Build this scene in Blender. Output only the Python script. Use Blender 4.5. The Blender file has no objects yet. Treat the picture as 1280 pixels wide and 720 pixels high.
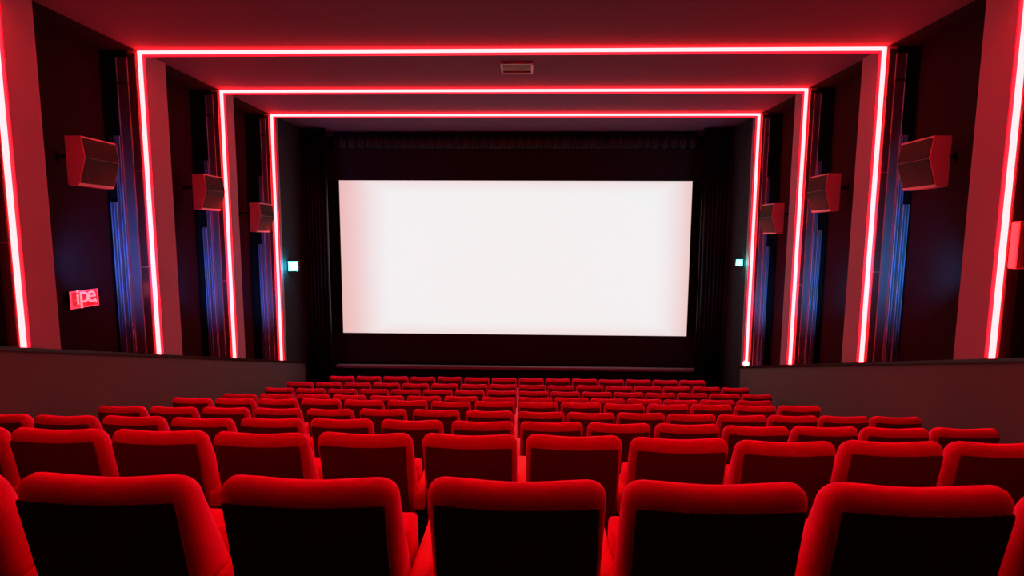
import bpy, bmesh, math, random
from mathutils import Matrix, Vector
random.seed(7)
C = bpy.context.scene.collection
PI = math.pi
E = 4.0                      # eye height above the floor in front of the stage
XC, HALF = -0.298, 4.70      # centre and half width of the hall between the pilasters
XL, XR = XC-HALF, XC+HALF
HC = E+2.352                 # ceiling height
WL, WR = XL-0.50, XR+0.42    # dark upper walls, set back behind the pilasters
PORT = [4.874, 6.704, 8.467, 10.112, 3.05, 1.25]     # four seen, then two more beside the nearest seat rows
PWL = [0.40, 0.48, 0.36, 0.26, 0.42, 0.42]
PWR = [0.43, 0.43, 0.36, 0.30, 0.42, 0.42]
def ledge(y): return E-1.137-0.2695*(y-4.874)

# ---------------------------------------------------------------- materials
def mat(name, col, rough=0.6, metal=0.0, var=0.0, scale=20.0, bump=0.0, bscale=200.0, sheen=0.0, spec=0.5,
        emit=None, estr=0.0, coat=0.0, sheen_tint=None):
    m = bpy.data.materials.new(name); m.use_nodes = True
    nt = m.node_tree; b = nt.nodes['Principled BSDF']
    b.inputs['Base Color'].default_value = (*col, 1)
    b.inputs['Roughness'].default_value = rough
    b.inputs['Metallic'].default_value = metal
    b.inputs['Specular IOR Level'].default_value = spec
    b.inputs['Sheen Weight'].default_value = sheen
    b.inputs['Coat Weight'].default_value = coat
    if sheen_tint: b.inputs['Sheen Tint'].default_value = (*sheen_tint, 1)
    tc = nt.nodes.new('ShaderNodeTexCoord')
    if var > 0:
        n = nt.nodes.new('ShaderNodeTexNoise'); n.inputs['Scale'].default_value = scale
        n.inputs['Detail'].default_value = 5
        r = nt.nodes.new('ShaderNodeMapRange'); r.inputs[3].default_value = 1-var; r.inputs[4].default_value = 1+var
        mx = nt.nodes.new('ShaderNodeMix'); mx.data_type = 'RGBA'; mx.blend_type = 'MULTIPLY'; mx.inputs[0].default_value = 1
        mx.inputs[6].default_value = (*col, 1)
        nt.links.new(tc.outputs['Object'], n.inputs['Vector']); nt.links.new(n.outputs['Fac'], r.inputs[0])
        nt.links.new(r.outputs[0], mx.inputs[7]); nt.links.new(mx.outputs[2], b.inputs['Base Color'])
    if bump > 0:
        n2 = nt.nodes.new('ShaderNodeTexNoise'); n2.inputs['Scale'].default_value = bscale
        bp = nt.nodes.new('ShaderNodeBump'); bp.inputs['Strength'].default_value = bump; bp.inputs['Distance'].default_value = 0.01
        nt.links.new(tc.outputs['Object'], n2.inputs['Vector']); nt.links.new(n2.outputs['Fac'], bp.inputs['Height'])
        nt.links.new(bp.outputs[0], b.inputs['Normal'])
    if emit:
        b.inputs['Emission Color'].default_value = (*emit, 1); b.inputs['Emission Strength'].default_value = estr
    return m
M = {}
M['velvet'] = mat('red_velvet', (0.84, 0.003, 0.11), 0.75, var=0.10, scale=35, bump=0.12, bscale=500, sheen=0.6, spec=0.12, sheen_tint=(1, 0.04, 0.35))
M['velvet_shaded'] = mat('red_velvet_shaded', (0.16, 0.001, 0.006), 0.85, var=0.10, scale=12, bump=0.10, bscale=400, spec=0.1)  # same red fabric, shade of the rear faces put into a darker colour
M['velvet_arm'] = mat('red_velvet_armrest', (0.94, 0.03, 0.13), 0.6, var=0.06, scale=30, bump=0.08, bscale=400, sheen=0.25, spec=0.2, sheen_tint=(1, 0.05, 0.1))
M['black_metal'] = mat('black_metal', (0.012, 0.012, 0.013), 0.45, metal=0.5)
M['carpet'] = mat('dark_carpet', (0.012, 0.006, 0.008), 0.95, var=0.3, scale=60, bump=0.4, bscale=300, spec=0.1)
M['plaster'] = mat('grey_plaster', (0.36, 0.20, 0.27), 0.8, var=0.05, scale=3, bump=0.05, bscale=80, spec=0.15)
M['dado'] = mat('taupe_wall_paint', (0.115, 0.125, 0.12), 0.8, var=0.05, scale=2, bump=0.04, bscale=60, spec=0.15)
M['navy'] = mat('navy_black_fabric_wall', (0.0045, 0.0075, 0.012), 0.9, var=0.15, scale=5, bump=0.2, bscale=400, spec=0.1)
M['navy2'] = mat('dark_slate_wall', (0.022, 0.027, 0.036), 0.8, var=0.1, scale=5, spec=0.2)
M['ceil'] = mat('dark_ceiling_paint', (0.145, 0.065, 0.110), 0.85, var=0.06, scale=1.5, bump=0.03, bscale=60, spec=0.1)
M['black'] = mat('matt_black', (0.008, 0.007, 0.008), 0.9, var=0.1, scale=8, spec=0.1)
M['curtain'] = mat('black_satin_curtain', (0.010, 0.010, 0.011), 0.45, var=0.2, scale=10, spec=0.35)
M['ledge'] = mat('dark_polished_wood', (0.035, 0.015, 0.012), 0.22, var=0.2, scale=14, spec=0.6)
M['mask'] = mat('dark_masking_cloth', (0.024, 0.022, 0.022), 0.9, var=0.1, scale=20, spec=0.1)
M['steel'] = mat('brushed_steel_cladding', (0.10, 0.10, 0.115), 0.25, metal=0.8, var=0.15, scale=4)
M['fin'] = mat('blue_anodised_metal', (0.07, 0.12, 0.19), 0.5, metal=0.2, var=0.12, scale=6)
M['finedge'] = mat('pale_blue_metal_rib', (0.13, 0.40, 0.85), 0.4, metal=0.2)
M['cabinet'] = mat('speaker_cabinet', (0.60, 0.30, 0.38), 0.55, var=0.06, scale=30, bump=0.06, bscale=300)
M['grille'] = mat('brown_speaker_grille', (0.018, 0.013, 0.010), 0.7, var=0.25, scale=250, bump=0.5, bscale=600, spec=0.2)
M['strip'] = mat('red_led_tube', (0.8, 0.2, 0.2), 0.5, emit=(1, 0.0255, 0.0265), estr=34)
M['endglare'] = mat('led_end_glare', (0.9, 0.5, 0.5), 0.4, emit=(1, 0.10, 0.11), estr=14)  # glow colour for the glare at a strip's foot
M['halo'] = mat('red_strip_halo', (0.5, 0.01, 0.03), 0.5, emit=(0.80, 0.0, 0.028), estr=0.9)  # emissive red imitating the bloom halo around the tubes
M['channel'] = mat('aluminium_channel', (0.35, 0.3, 0.3), 0.4, metal=0.7)
M['teal'] = mat('teal_lamp_lens', (0.3, 0.8, 0.8), 0.4, emit=(0.05, 0.85, 1.0), estr=16)
M['teal2'] = mat('green_teal_lamp_lens', (0.3, 0.8, 0.7), 0.4, emit=(0.05, 1.0, 0.70), estr=14)
M['signred'] = mat('lit_sign_field', (0.4, 0.01, 0.02), 0.4, var=0.0, emit=(0.60, 0.002, 0.02), estr=0.5)
M['signpink'] = mat('lit_sign_lettering', (0.8, 0.4, 0.4), 0.4, emit=(1.0, 0.30, 0.34), estr=0.85)
M['signframe'] = mat('lit_sign_border', (0.8, 0.1, 0.2), 0.4, emit=(0.9, 0.06, 0.13), estr=0.85)
M['vent'] = mat('tan_vent_frame', (0.36, 0.30, 0.28), 0.5, var=0.05, scale=20)
M['ventdark'] = mat('vent_louvre', (0.30, 0.20, 0.10), 0.6, var=0.1, scale=20)
M['stage'] = mat('stage_edge', (0.22, 0.20, 0.21), 0.5, var=0.1, scale=10)

# ---------------------------------------------------------------- helpers
def obj(name, bm, m, parent=None, loc=None, smooth=False):
    me = bpy.data.meshes.new(name)
    bmesh.ops.recalc_face_normals(bm, faces=bm.faces)
    bm.to_mesh(me); bm.free()
    if smooth:
        for p in me.polygons: p.use_smooth = True
    me.materials.append(M[m] if isinstance(m, str) else m)
    o = bpy.data.objects.new(name, me); C.objects.link(o)
    if parent: o.parent = parent
    if loc: o.location = loc
    return o
def tag(o, label=None, cat=None, group=None, kind=None):
    if label: o['label'] = label
    if cat: o['category'] = cat
    if group: o['group'] = group
    if kind: o['kind'] = kind
    return o
def thing(name, label, cat, loc=(0, 0, 0), group=None):
    o = bpy.data.objects.new(name, None); C.objects.link(o); o.location = loc; o.empty_display_size = 0.1
    return tag(o, label, cat, group)
def struct(name, bm, m, label=None):
    o = obj(name, bm, m); o['kind'] = 'structure'
    if label: o['label'] = label
    return o
def bx(bm, x0, x1, y0, y1, z0, z1, bev=0.0, seg=2):
    r = bmesh.ops.create_cube(bm, size=1.0)
    vs = r['verts']
    for v in vs:
        v.co = Vector(((x0+x1)/2+v.co.x*(x1-x0), (y0+y1)/2+v.co.y*(y1-y0), (z0+z1)/2+v.co.z*(z1-z0)))
    if bev > 0:
        es = list({e for v in vs for e in v.link_edges})
        bmesh.ops.bevel(bm, geom=es, offset=bev, segments=seg, affect='EDGES', profile=0.5)
    return vs
def box(*a, **k):
    bm = bmesh.new(); bx(bm, *a, **k); return bm
def prism(pts, axis, a0, a1):
    """closed outline pts (u,v) extruded along axis from a0 to a1; axis 'x': (y,z), 'y': (x,z)"""
    bm = bmesh.new(); L = []
    for a in (a0, a1):
        L.append([bm.verts.new((a, u, v) if axis == 'x' else (u, a, v) if axis == 'y' else (u, v, a)) for u, v in pts])
    n = len(pts)
    bm.faces.new(L[0]); bm.faces.new(list(reversed(L[1])))
    for i in range(n): bm.faces.new((L[0][i], L[0][(i+1) % n], L[1][(i+1) % n], L[1][i]))
    return bm
def tube(bm, p, q, r, n=8):
    p, q = Vector(p), Vector(q); d = (q-p).normalized()
    a = Vector((0, 1, 0)) if abs(d.y) < 0.9 else Vector((1, 0, 0))
    u = d.cross(a).normalized(); w = d.cross(u)
    R = [[bm.verts.new(c+(u*math.cos(2*PI*(i+.5)/n)+w*math.sin(2*PI*(i+.5)/n))*r) for i in range(n)] for c in (p, q)]
    for i in range(n): bm.faces.new((R[0][i], R[0][(i+1) % n], R[1][(i+1) % n], R[1][i]))
    bm.faces.new(R[0]); bm.faces.new(list(reversed(R[1])))

# ---------------------------------------------------------------- rows
# row: back-top distance, height of the back top below the eye, seam x, spacing left and right, seats left and right
TOP = 0.98
ROWS = [
    (1.35, -0.695, -0.024, 0.598, 0.562, 4, 4),
    (2.60, -1.065, -0.017, 0.568, 0.557, 7, 6),
    (4.00, -1.509, -0.060, 0.583, 0.549, 8, 7),
    (5.33, -1.885, -0.100, 0.582, 0.538, 8, 8),
    (6.30, -2.102, -0.113, 0.562, 0.548, 8, 7),
    (7.42, -2.399, -0.120, 0.565, 0.540, 8, 7),
    (8.60, -2.665, -0.130, 0.560, 0.545, 8, 8),
    (9.45, -2.804, -0.145, 0.560, 0.545, 8, 8),
    (10.20, -2.885, -0.160, 0.560, 0.545, 7, 7),
]
# ---------------------------------------------------------------- floor in tiers
pts = [(-2.6, -0.4), (-2.6, E-0.70), (-1.2, E-0.70), (-1.2, E-1.35), (1.35-0.3, E-1.35)]
for i, r in enumerate(ROWS):
    z = E+r[1]-TOP
    y1 = ROWS[i+1][0]-0.3 if i < 8 else 12.6
    pts += [(r[0]-0.3, z), (y1, z)]
pts.append((12.6, -0.4))
struct('floor', prism(pts, 'x', WL-0.2, WR+0.2), 'carpet')
# ---------------------------------------------------------------- ceiling, walls
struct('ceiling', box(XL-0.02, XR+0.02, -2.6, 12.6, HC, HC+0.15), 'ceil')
struct('ceiling', box(WL-0.2, XL-0.02, -2.6, 12.6, HC+0.004, HC+0.15), 'black')  # black side strips, standing for shade along the ceiling edges
struct('ceiling', box(XR+0.02, WR+0.2, -2.6, 12.6, HC+0.004, HC+0.15), 'black')
struct('wall_left', box(WL-0.15, WL, -2.6, 12.6, -0.4, HC+0.004), 'navy')
struct('wall_right', box(WR, WR+0.15, -2.6, 12.6, -0.4, HC+0.004), 'navy')
struct('wall_back', box(WL-0.15, WR+0.15, -2.8, -2.6, -0.4, HC+0.15), 'navy')
struct('wall_front', box(WL-0.15, WR+0.15, 12.35, 12.6, -0.4, HC+0.004), 'black')
def sloped(x0, x1, y0, y1, lo, hi):
    return prism([(y0, lo(y0)), (y0, hi(y0)), (y1, hi(y1)), (y1, lo(y1))], 'x', x0, x1)
struct('wall_left', sloped(WL, XL+0.05, -2.6, 11.12, lambda y: -0.4, lambda y: ledge(y)-0.03), 'dado')
struct('wall_right', sloped(XR-0.05, WR, -2.6, 10.30, lambda y: -0.4, lambda y: ledge(y)-0.03), 'dado')
def ledge_bm(x0, x1, y0, y1):
    bm = sloped(x0, x1, y0, y1, lambda y: ledge(y)-0.03, lambda y: ledge(y)+0.012)
    bmesh.ops.bevel(bm, geom=[e for e in bm.edges], offset=0.008, segments=2, affect='EDGES')
    return bm
struct('trim_1', ledge_bm(WL, XL+0.075, -2.6, 11.14), 'ledge')
struct('trim_2', ledge_bm(XR-0.075, WR, -2.6, 10.32), 'ledge')
# slate walls between the last portal and the stage
struct('wall_left', box(WL, XL, PORT[3]+0.26, 11.45, 0.2, HC), 'navy2')
struct('wall_right', box(XR, WR, PORT[3]+0.30, 11.45, -0.3, HC), 'navy2')
# pilasters, one each side of every portal
k = 3
for i, y in enumerate(PORT):
    for side in (-1, 1):
        w = (PWL if side < 0 else PWR)[i]
        x0, x1 = (WL, XL) if side < 0 else (XR, WR)
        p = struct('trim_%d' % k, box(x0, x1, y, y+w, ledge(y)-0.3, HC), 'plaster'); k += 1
        # black backing board behind the fins and polished cladding beside the strip
        e = -side*0; zb = ledge(y)+0.02; zt = HC-0.03
        o0 = XL if side < 0 else XR
        a, b = sorted((o0+side*0.15, WL if side < 0 else WR))
        obj('backing_board', box(a, b, y-0.011, y+0.001, zb, HC-0.004), 'navy', p)
        a, b = sorted((o0+side*0.045, o0+side*0.15))
        bm = bmesh.new(); zs = [zb, zb+(zt-zb)*0.30, zb+(zt-zb)*0.62, zt]
        for j in range(3): bx(bm, a, b, y-0.012, y+0.001, zs[j]+0.004, zs[j+1]-0.004, bev=0.003, seg=1)
        obj('metal_cladding', bm, 'steel', p)

# ---------------------------------------------------------------- red LED portals
near = ['nearest red LED light frame, cropped by the left and right photo edges',
        'second red LED light frame round walls and ceiling, largest one seen whole',
        'middle-sized red LED light frame between the largest whole one and the smallest',
        'smallest red LED light frame, nearest the screen, round walls and ceiling',
        'red LED light frame just out of view beside the second seat row', 'red LED light frame out of view beside the nearest seat row']
TR = 0.025
for i, y in enumerate(PORT):
    t = thing('led_light_frame', near[i], 'strip light', (XC, y, ledge(y)), 'red LED light frames along the hall')
    zl = 0.02; zt = HC-0.034-ledge(y); h = HALF-0.030; yy = -0.030
    for s in (-1, 1):
        bm = bmesh.new(); tube(bm, (s*h, yy, zl), (s*h, yy, zt+TR*0.5), TR); obj('side_strip', bm, 'strip', t, smooth=True)
        obj('side_halo', box(s*h-0.046, s*h+min(0.046, 0.046) if s > 0 else s*h+0.046, -0.010, 0.0, zl, zt), 'halo', t)  # added glowing slab, halo of the tube
        if i == 3 and s == 1:
            bm = bmesh.new(); bmesh.ops.create_uvsphere(bm, u_segments=16, v_segments=10, radius=0.058)  # added glowing sphere standing for glare at the strip end
            o = obj('end_glare', bm, 'endglare', t, (s*h-0.02, yy-0.03, 0.075), smooth=True); o['label'] = 'brighter round glare at the foot of the strip'
        else:
            bm = bmesh.new(); tube(bm, (s*h, yy, 0.0), (s*h, yy, zl), TR*1.1, 12); obj('end_cap', bm, 'channel', t, smooth=True)
    bm = bmesh.new(); tube(bm, (-h-TR*0.3, yy, zt), (h+TR*0.3, yy, zt), TR*0.86); obj('top_strip', bm, 'strip', t, smooth=True)
    obj('top_halo', box(-h, h, -0.004, 0.018, zt-0.040, HC-ledge(y)), 'halo', t)

# ---------------------------------------------------------------- blue fins beside the strips
fl = ['nearest', 'middle', 'farthest']
for i, y in enumerate(PORT):
    for side in (-1, 1):
        if i == 0 or i > 3: continue
        # outward steps from the strip: (offset, top below ceiling)
        sc = [0, 1.0, 0.82, 0.70][i] * (1.0 if side < 0 else 0.86)
        zb = ledge(y)+0.012
        sd = 'left' if side < 0 else 'right'
        t = thing('wall_fin_cluster', 'stepped blue metal fins beside the %s whole red strip on the %s wall' % (fl[i-1], sd), 'wall fins', ((XL if side < 0 else XR), y, zb), 'blue metal fin clusters')
        d1 = E+1.28-0.06*(i-1); d2 = E+0.43-0.30*(i-1)
        # (inner offset, outer offset, top) of the stepped plates, each with raised ribs along it
        for a_, b_, tp, ribs, dep in ((0.15, 0.30, HC-0.085, (0.29,), 0.012), (0.275, 0.375, d1, (0.30, 0.335, 0.37), 0.03), (0.36, 0.47, d2, (0.385, 0.42, 0.462), 0.042)):
            x0, x1 = sorted((side*a_*sc, side*b_*sc))
            f = obj('fin', box(x0, x1, -0.012-dep, -0.012, 0, tp-zb, bev=0.002, seg=1), 'fin', t)
            bm = bmesh.new()
            for rb in ribs:
                bx(bm, side*rb*sc-0.006*sc, side*rb*sc+0.006*sc, -0.020-dep, -0.0125-dep, 0.0, tp-zb-0.004, bev=0.002, seg=1)
            obj('rib', bm, 'finedge', f)
        obj('clamp_band', box(min(side*0.14*sc, side*0.31*sc), max(side*0.14*sc, side*0.31*sc), -0.045, -0.012, HC-0.42-zb, HC-0.40-zb, bev=0.003), 'black_metal', t)
        # added blue fill spot out in the bay, no fixture, tinting the fins
        L_ = bpy.data.lights.new('blue_fin_fill', 'SPOT'); L_.energy = 58*sc; L_.color = (0.26, 0.34, 1.0) if side < 0 else (0.08, 0.48, 1.0); L_.spot_size = 1.9; L_.spot_blend = 1.0; L_.shadow_soft_size = 0.03
        lo = bpy.data.objects.new('blue_fin_fill', L_); C.objects.link(lo)
        lp = Vector(((XL if side < 0 else XR)+side*0.06, y-1.15, ledge(y-1.15)+0.85)); lo.location = lp
        tg = Vector(((XL if side < 0 else XR)+side*0.30*sc, y, E-0.2-0.35*(i-1)))
        lo.rotation_euler = (tg-lp).to_track_quat('-Z', 'Y').to_euler()

# ---------------------------------------------------------------- surround speakers
def speaker(side, y, ztop, label):
    x = (XL if side < 0 else XR)
    t = thing('wall_speaker', label, 'speaker', (x, y, ztop-0.54), 'wall surround speakers')
    s = -side  # towards the room
    def P(u, v): return (s*u, v)
    pf = [P(-0.14, 0.0), P(-0.015, 0.0), P(0.075, 0.30), P(0.045, 0.54), P(-0.14, 0.54)]
    L = 0.50
    bm = prism(pf, 'y', 0, L); bmesh.ops.bevel(bm, geom=list(bm.edges), offset=0.006, segments=2, affect='EDGES'); obj('cabinet', bm, 'cabinet', t)
    lower = [P(-0.004, 0.025), P(0.077, 0.298), P(0.083, 0.298), P(0.002, 0.025)]
    upper = [P(0.077, 0.304), P(0.049, 0.52), P(0.055, 0.52), P(0.083, 0.304)]
    obj('upper_grille', prism(upper, 'y', 0.02, L-0.02), 'grille', t)
    obj('lower_grille', prism(lower, 'y', 0.02, L-0.02), 'grille', t)
    bm = bmesh.new()
    xw = (abs((WL if side < 0 else WR)-x))
    bx(bm, min(s*-xw, s*-0.13), max(s*-xw, s*-0.13), L/2+0.05, L/2+0.09, 0.34, 0.38, bev=0.004)
    bx(bm, min(s*-xw, s*(-xw+0.012)), max(s*-xw, s*(-xw+0.012)), L/2+0.03, L/2+0.11, 0.30, 0.42, bev=0.003)
    bx(bm, min(s*-0.15, s*-0.138), max(s*-0.15, s*-0.138), L/2+0.03, L/2+0.11, 0.30, 0.42, bev=0.003)
    obj('wall_bracket', bm, 'black', t)
speaker(-1, 5.67, E+1.09, 'largest surround speaker on the left wall, above the red sign')
speaker(-1, 7.83, E+0.935, 'middle surround speaker on the left wall, between two red light frames')
speaker(-1, 9.43, E+0.60, 'smallest surround speaker on the left wall, nearest the screen')
speaker(1, 5.74, E+1.10, 'largest surround speaker on the right wall, nearest the camera')
speaker(1, 7.66, E+0.935, 'middle surround speaker on the right wall, between two red light frames')
speaker(1, 9.26, E+0.61, 'smallest surround speaker on the right wall, nearest the screen')

# red-lit box on the near face of the nearest right pilaster
t = thing('wall_box', 'red-lit wall box at the right photo edge beside the nearest strip', 'wall box', (XR+0.17, PORT[0]-0.012, E-0.27))
obj('housing', box(-0.13, 0.17, -0.09, 0.0, 0, 0.43, bev=0.012), 'cabinet', t)
obj('cover', box(-0.11, 0.15, -0.098, -0.088, 0.02, 0.41, bev=0.004), 'cabinet', t)

# ---------------------------------------------------------------- red lit sign on the left wall
t = thing('wall_sign', 'small glowing red lettered sign on the dark left wall below the speaker', 'sign', (WL, 6.135, E-0.79))
obj('housing', box(0.0, 0.03, -0.205, 0.205, -0.108, 0.108, bev=0.004), 'black_metal', t)
obj('lit_panel', box(0.03, 0.034, -0.2, 0.2, -0.103, 0.103), 'signred', t)
bm = bmesh.new()
for a in ((-0.203, 0.203, 0.092, 0.106), (-0.203, 0.203, -0.106, -0.092), (-0.203, -0.176, -0.106, 0.106), (0.188, 0.203, -0.106, 0.106)):
    bx(bm, 0.034, 0.038, a[0], a[1], a[2], a[3])
obj('border', bm, 'signframe', t)
def letters(txt, size, y, z, m):
    cu = bpy.data.curves.new('lettering', 'FONT'); cu.body = txt; cu.size = size; cu.extrude = 0.002; cu.offset = 0.002
    o = bpy.data.objects.new('lettering', cu); C.objects.link(o)
    dg = bpy.context.evaluated_depsgraph_get(); me = bpy.data.meshes.new_from_object(o.evaluated_get(dg))
    bpy.data.objects.remove(o); me.materials.clear(); me.materials.append(M[m])
    # text x -> world +y, text y -> world z, facing +x
    me.transform(Matrix(((0, 0, 1, 0), (1, 0, 0, 0), (0, 1, 0, 0), (0, 0, 0, 1))))
    n = bpy.data.objects.new('lettering', me); C.objects.link(n); n.parent = t; n.location = (0.038, y, z)
    return n
letters("i", 0.27, -0.125, -0.06, 'signpink')
letters("p", 0.29, -0.078, -0.042, 'signpink')
letters("e", 0.30, 0.028, -0.05, 'signpink')
letters(",", 0.17, 0.145, -0.05, 'signpink')
bm = bmesh.new(); bx(bm, 0.034, 0.038, -0.15, -0.118, -0.01, 0.0); bx(bm, 0.034, 0.038, -0.19, -0.07, -0.085, -0.075)
obj('lettering', bm, 'signframe', t)

# ---------------------------------------------------------------- teal exit lamps
def exitlamp(side, y, z, w, m, label):
    x = XL if side < 0 else XR; s = -side
    t = thing('exit_lamp', label, 'lamp', (x, y, z), 'small teal lamps beside the screen')
    a, b = sorted((s*0.02, s*(0.02+w)))
    obj('housing', box(a, b, 0.0, 0.06, -w/2, w/2, bev=0.01), 'black_metal', t)
    obj('lens', box(a+0.012, b-0.012, -0.02, 0.002, -w/2+0.012, w/2-0.012, bev=0.009), m, t)
    Lt = bpy.data.lights.new('teal_glow', 'POINT'); Lt.energy = 80*w*w; Lt.color = (0.05, 0.75, 1.0) if side < 0 else (0.05, 1.0, 0.75); Lt.shadow_soft_size = 0.04
    lo = bpy.data.objects.new('teal_glow', Lt); C.objects.link(lo); lo.location = (x+s*0.13, y-0.10, z)
    c, d = sorted((0, s*0.021))
    obj('wall_plate', box(c, d, 0.0, 0.06, -w/3, w/3), 'black_metal', t)
exitlamp(-1, 10.55, E-0.635, 0.22, 'teal', 'small square glowing teal lamp on the wall left of the screen')
exitlamp(1, 10.50, E-0.505, 0.15, 'teal2', 'smaller glowing green teal lamp on the wall right of the screen')

# ---------------------------------------------------------------- ceiling vent
t = thing('ceiling_vent', 'small tan framed rectangular vent in the ceiling', 'vent', (-0.155, 7.40, HC))
bm = bmesh.new()
w, d, f = 0.225, 0.21, 0.03
for a in ((-w, w, -d, -d+f), (-w, w, d-f, d), (-w, -w+f, -d+f, d-f), (w-f, w, -d+f, d-f)):
    bx(bm, a[0], a[1], a[2], a[3], -0.028, 0.0, bev=0.008)
obj('frame', bm, 'vent', t)
bm = bmesh.new()
for j in range(5):
    yy = -d+f+0.035+j*0.05
    bx(bm, -w+f, w-f, yy-0.018, yy+0.006, -0.020, -0.012)
bx(bm, -w+f, w-f, -d+f, d-f, -0.006, -0.001)
obj('louvre', bm, 'ventdark', t)

# ---------------------------------------------------------------- screen, masking, stage, curtains
SX0, SX1, SZ0, SZ1, SY = XC-4.085, XC+4.075, E-2.314, E+1.283, 12.0
t = thing('projection_screen', 'large wide blank white cinema screen on the front wall', 'screen', (XC, SY, SZ0))
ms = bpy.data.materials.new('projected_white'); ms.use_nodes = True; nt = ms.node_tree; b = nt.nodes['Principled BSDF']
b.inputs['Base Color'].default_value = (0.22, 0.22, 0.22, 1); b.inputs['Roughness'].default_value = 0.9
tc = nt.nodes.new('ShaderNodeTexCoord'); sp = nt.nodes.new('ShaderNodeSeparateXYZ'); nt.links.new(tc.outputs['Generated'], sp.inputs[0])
def edge(sock, wid, off=0.0):          # projector falloff and pink strip light painted into the emission towards the rim
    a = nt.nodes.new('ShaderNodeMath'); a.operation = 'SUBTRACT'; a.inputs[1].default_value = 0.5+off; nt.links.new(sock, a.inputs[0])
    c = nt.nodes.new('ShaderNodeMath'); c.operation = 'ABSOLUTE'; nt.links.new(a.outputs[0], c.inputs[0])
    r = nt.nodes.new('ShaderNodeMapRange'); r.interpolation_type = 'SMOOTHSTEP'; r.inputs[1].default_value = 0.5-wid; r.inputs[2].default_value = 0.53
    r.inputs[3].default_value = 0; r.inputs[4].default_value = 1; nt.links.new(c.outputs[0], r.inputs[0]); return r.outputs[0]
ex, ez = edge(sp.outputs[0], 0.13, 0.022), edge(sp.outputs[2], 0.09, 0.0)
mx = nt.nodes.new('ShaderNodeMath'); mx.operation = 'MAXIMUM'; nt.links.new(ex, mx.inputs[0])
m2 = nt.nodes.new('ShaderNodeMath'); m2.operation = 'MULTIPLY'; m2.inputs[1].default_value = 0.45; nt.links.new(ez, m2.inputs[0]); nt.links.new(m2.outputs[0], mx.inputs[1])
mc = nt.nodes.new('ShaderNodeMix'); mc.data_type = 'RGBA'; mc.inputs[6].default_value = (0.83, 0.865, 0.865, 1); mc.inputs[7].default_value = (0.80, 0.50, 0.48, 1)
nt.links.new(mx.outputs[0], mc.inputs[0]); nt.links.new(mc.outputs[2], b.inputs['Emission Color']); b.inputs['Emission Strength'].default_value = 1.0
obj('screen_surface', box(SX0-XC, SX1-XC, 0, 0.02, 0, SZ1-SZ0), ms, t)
for a in ((SX0-0.35, SX1+0.35, SZ1, SZ1+0.74), (SX0-0.35, SX1+0.35, SZ0-0.72, SZ0)):
    obj('masking_panel', box(a[0]-XC, a[1]-XC, -0.03, 0.05, a[2]-SZ0, a[3]-SZ0), 'mask', t)
for a in ((SX0-0.5, SX0), (SX1, SX1+0.5)): obj('side_masking', box(a[0]-XC, a[1]-XC, -0.03, 0.05, 0, SZ1-SZ0), 'black', t)
t = thing('stage', 'low dark stage with a pale front edge below the screen', 'stage', (XC, 11.6, 0))
obj('platform', box(-4.6, 4.6, 0.0, 0.70, 0.0, 0.93), 'black', t)
obj('edge_trim', box(-4.13, 4.20, -0.035, 0.10, 0.935, 1.005, bev=0.012), 'stage', t)
def curtain(x0, x1, y, z0, z1, label, n, amp=0.05, name='stage_curtain'):
    bm = bmesh.new(); N = n*8; F, B = [], []
    for i in range(N+1):
        x = x0+(x1-x0)*i/N; yy = amp*math.sin(2*PI*n*i/N)+0.3*amp*math.sin(2*PI*n*0.37*i/N+1)
        F.append([bm.verts.new((x, y+yy, z)) for z in (z0, z1)]); B.append([bm.verts.new((x, y+yy+0.012, z)) for z in (z0, z1)])
    for i in range(N):
        bm.faces.new((F[i][0], F[i+1][0], F[i+1][1], F[i][1])); bm.faces.new((B[i][0], B[i][1], B[i+1][1], B[i+1][0]))
        bm.faces.new((F[i][1], F[i+1][1], B[i+1][1], B[i][1])); bm.faces.new((F[i][0], B[i][0], B[i+1][0], F[i+1][0]))
    bm.faces.new((F[0][0], F[0][1], B[0][1], B[0][0])); bm.faces.new((F[N][0], B[N][0], B[N][1], F[N][1]))
    o = obj(name, bm, 'curtain', smooth=True); tag(o, label, 'curtain', 'black stage curtains'); return o
curtain(XL+0.02, -4.42, 11.38, 0.14, HC-0.01, 'black pleated curtain hanging left of the screen', 7)
curtain(3.80, XR-0.02, 11.38, 0.14, HC-0.01, 'black pleated curtain hanging right of the screen', 7)
curtain(-4.40, 3.78, 11.80, E+1.98, HC-0.01, 'short black valance hanging under the ceiling above the screen', 40, 0.03, 'stage_valance')

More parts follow.
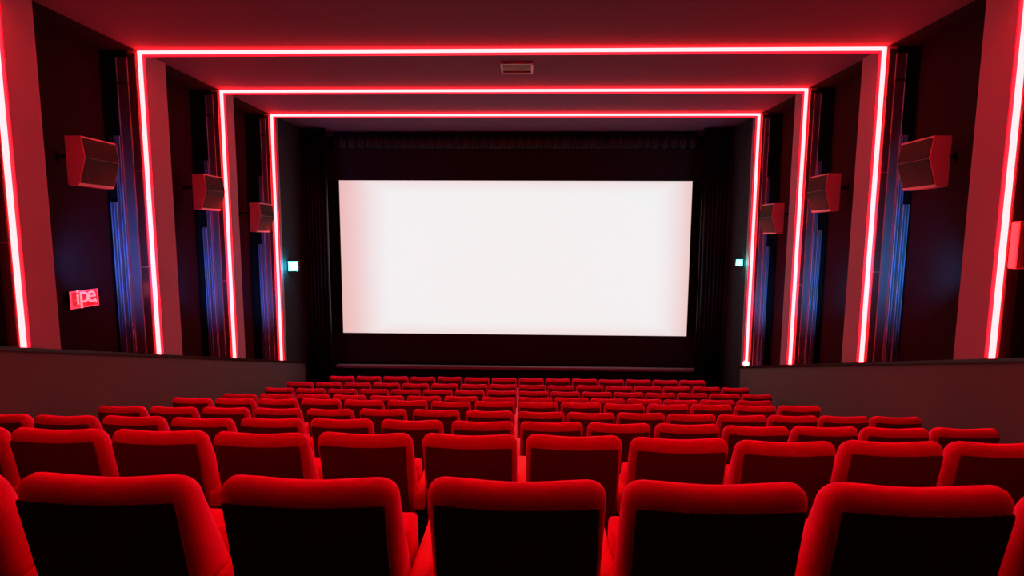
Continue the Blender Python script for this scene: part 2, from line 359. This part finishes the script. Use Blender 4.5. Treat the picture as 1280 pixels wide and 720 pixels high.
# ---------------------------------------------------------------- cinema seat
BW, BH0 = 0.486, 0.36      # back width, bottom of the back
def back_bm():
    """upholstered back: loft of inset outlines from rear to front, reclined, thicker towards the bottom"""
    bm = bmesh.new()
    def rear(z): return 0.18*(TOP-z)
    def thick(z):
        t = (TOP-z)
        return 0.085+0.26*min(t, 0.42)
    layers = [(0.0, 0.072), (0.025, 0.052), (0.10, 0.030), (0.24, 0.010), (0.44, 0.0), (0.70, 0.0), (0.88, 0.010), (0.97, 0.026), (1.0, 0.05)]
    rings = []
    for tt, ins in layers:
        hw = BW/2-ins*0.62; zt = TOP-ins; zb = BH0+ins; rc = max(0.012, 0.052-ins*0.5)
        ring = []
        NT = 12
        def sag(x): return 0.0065*(1-math.cos(PI*min(1, abs(x)/(BW/2)))) - 0.0065
        for c, (cx, cz, a0) in enumerate(((hw-rc, zt-rc, 0), (-hw+rc, zt-rc, 90), (-hw+rc, zb+rc, 180), (hw-rc, zb+rc, 270))):
            for q in range(6):
                a = math.radians(a0+90*q/5); ring.append((cx+rc*math.cos(a), cz+rc*math.sin(a)))
            # extra points along top edge and sides
            if c == 0:
                ring += [(hw-rc-(2*(hw-rc))*q/NT, zt) for q in range(1, NT)]
            elif c in (1, 3):
                za, zb2 = (zt-rc, zb+rc) if c == 1 else (zb+rc, zt-rc)
                xx = -hw if c == 1 else hw
                ring += [(xx, za+(zb2-za)*q/10) for q in range(1, 10)]
        vs = []
        for x, z in ring:
            z2 = z
            if z > TOP-0.12: z2 = z+sag(x)*((z-(TOP-0.12))/0.12)
            y = rear(z)+thick(z)*tt
            vs.append(bm.verts.new((x, y, z2)))
        rings.append(vs)
    n = len(rings[0])
    for a, b in zip(rings, rings[1:]):
        for i in range(n): bm.faces.new((a[i], a[(i+1) % n], b[(i+1) % n], b[i]))
    for r in (rings[0], rings[-1]): bm.faces.new(r if r is rings[0] else list(reversed(r)))
    return bm
def panel_bm():
    """rear panel set into the back, its top edge dipping in the middle like a sewn pocket"""
    bm = bmesh.new(); N = 16; hw = BW/2-0.024
    def pt(x, z, off): return (x, 0.18*(TOP-z)-off, z)
    zt = lambda x: TOP-0.056-0.011*math.cos(PI*0.5*x/hw)
    cols = []
    zs = [0.0, 0.02, 0.2, 0.5, 0.8, 1.0]
    F = []; B = []
    for i in range(N+1):
        x = -hw+2*hw*i/N
        F.append([bm.verts.new(pt(x, zt(x)+(BH0+0.07-zt(x))*s, 0.005 if s > 0 else 0.002)) for s in zs])
        B.append([bm.verts.new(pt(x, zt(x)+(BH0+0.07-zt(x))*s, -0.004)) for s in zs])
    K = len(zs)-1
    for i in range(N):
        for j in range(K):
            bm.faces.new((F[i][j], F[i+1][j], F[i+1][j+1], F[i][j+1])); bm.faces.new((B[i][j], B[i][j+1], B[i+1][j+1], B[i+1][j]))
        bm.faces.new((F[i][0], B[i][0], B[i+1][0], F[i+1][0])); bm.faces.new((F[i][K], F[i+1][K], B[i+1][K], B[i][K]))
    for j in range(K):
        bm.faces.new((F[0][j], F[0][j+1], B[0][j+1], B[0][j])); bm.faces.new((F[N][j], B[N][j], B[N][j+1], F[N][j+1]))
    return bm
def piping_bm():
    bm = bmesh.new(); N = 16; hw = BW/2-0.030
    P = []
    for i in range(N+1):
        x = -hw+2*hw*i/N; z = TOP-0.054-0.011*math.cos(PI*0.5*x/hw)
        P.append(Vector((x, 0.18*(TOP-z)-0.003, z)))
    for a, b in zip(P, P[1:]): tube(bm, a, b, 0.0028, 6)
    return bm
def cushion_bm():
    """seat pad, tipped up"""
    bm = box(-0.233, 0.233, -0.055, 0.055, 0.0, 0.42, bev=0.016, seg=3)
    bm.transform(Matrix.Rotation(math.radians(6), 4, 'X'))
    return bm
def arm_bm():
    bm = bmesh.new()
    bx(bm, -0.036, 0.036, 0.06, 0.60, 0.535, 0.635, bev=0.024, seg=4)
    return bm
def armside_bm():
    bm = bmesh.new()
    bx(bm, -0.022, 0.022, 0.12, 0.50, 0.02, 0.54, bev=0.01)
    bx(bm, -0.035, 0.035, 0.10, 0.54, 0.0, 0.025, bev=0.006)
    return bm
meshes = {}
def make_seat(sp):
    t = thing('cinema_seat', 'red velvet cinema seat', 'seat', (0, 0, 0), None)
    b = obj('backrest', back_bm(), 'velvet', t, smooth=True)
    p = obj('back_panel', panel_bm(), 'velvet_shaded', b, smooth=False)
    obj('seam_piping', piping_bm(), 'velvet_shaded', b, smooth=True)
    c = obj('seat_cushion', cushion_bm(), 'velvet', t, (0, 0.36, 0.285), smooth=True)
    a = obj('armrest', arm_bm(), 'velvet_arm', t, (-sp/2, 0, 0), smooth=True)
    s = obj('side_stand', armside_bm(), 'black_metal', t, (-sp/2, 0, 0))
    bm = bmesh.new(); bx(bm, -sp/2+0.02, sp/2-0.02, 0.24, 0.30, 0.26, 0.32, bev=0.01)
    obj('crossbar', bm, 'black_metal', t)
    return t
def copy_tree(o, parent=None):
    c = o.copy(); C.objects.link(c)
    if parent: c.parent = parent
    for ch in list(o.children): copy_tree(ch, c)
    return c
ORD = ['first', 'second', 'third', 'fourth', 'fifth', 'sixth', 'seventh', 'eighth', 'ninth']
proto = make_seat(0.56); first = True
for r, (y, zt, xs, sl, sr, nl, nr) in enumerate(ROWS):
    zf = E+zt-TOP
    spots = []
    if r == 0:
        spots.append((xs, 'directly in front of the camera, in the nearest row', sl))
        for k in range(1, nl+1): spots.append((xs-sl*k, 'in the nearest row, %s to the left of the middle seat' % ORD[k-1], sl))
        for k in range(1, nr+1): spots.append((xs+sr*k, 'in the nearest row, %s to the right of the middle seat' % ORD[k-1], sr))
    else:
        rn = 'last row before the stage' if r == 8 else '%s row from the camera' % ORD[r]
        for k in range(nl): spots.append((xs-sl*(k+.5), 'in the %s, %s left of the centre gap' % (rn, ORD[k]), sl))
        for k in range(nr): spots.append((xs+sr*(k+.5), 'in the %s, %s right of the centre gap' % (rn, ORD[k]), sr))
    for x, lb, sp in spots:
        if first: o = proto; first = False
        else: o = copy_tree(proto)
        o.location = (x, y+random.uniform(-.008, .008), zf); o.rotation_euler = (0, 0, math.radians(random.uniform(-.5, .5)))
        o['label'] = 'red seat '+lb; o['group'] = 'red velvet cinema seats in rows'
        if r == 0: o.scale = (1.055, 1, 1)
        for ch in o.children:
            if ch.name.split('.')[0] in ('armrest', 'side_stand'): ch.location.x = -sp/2/o.scale.x
            if ch.name.split('.')[0] == 'backrest': ch.location.z = random.uniform(-.005, .005)
    # closing armrest of the rightmost seat of the row
    last = max((o for o in C.objects if o.type == 'EMPTY' and o.get('category') == 'seat' and abs(o.location.z-zf) < 1e-4 and abs(o.location.y-y) < 0.02), key=lambda o: o.location.x)
    for ch in list(last.children):
        if ch.name.split('.')[0] in ('armrest', 'side_stand'):
            c = ch.copy(); C.objects.link(c); c.parent = last; c.location.x = sr/2/last.scale.x

# ---------------------------------------------------------------- camera and world
cam = bpy.data.cameras.new('camera'); co = bpy.data.objects.new('camera', cam); C.objects.link(co)
cam.sensor_width = 36; cam.lens = 18.0; cam.clip_start = 0.05
p_, y_, r_ = 0.10005, 0.02818, 0.00499
fwd = Vector((-math.sin(y_)*math.cos(p_), math.cos(y_)*math.cos(p_), -math.sin(p_)))
rt = Vector((math.cos(y_), math.sin(y_), 0)); up = rt.cross(fwd)
rt2 = rt*math.cos(r_)+up*math.sin(r_); up2 = -rt*math.sin(r_)+up*math.cos(r_)
mw = Matrix((rt2, up2, -fwd)).transposed().to_4x4(); mw.translation = (0, 0, E)
co.matrix_world = mw
bpy.context.scene.camera = co
w = bpy.data.worlds.new('world'); bpy.context.scene.world = w; w.use_nodes = True
w.node_tree.nodes['Background'].inputs[0].default_value = (0, 0, 0, 1)
vs = bpy.context.scene.view_settings
vs.view_transform = 'Standard'; vs.look = 'None'; vs.gamma = 1.0; vs.exposure = 0.0; vs.use_curve_mapping = False
bpy.context.scene.cycles.max_bounces = 8; bpy.context.scene.cycles.diffuse_bounces = 5
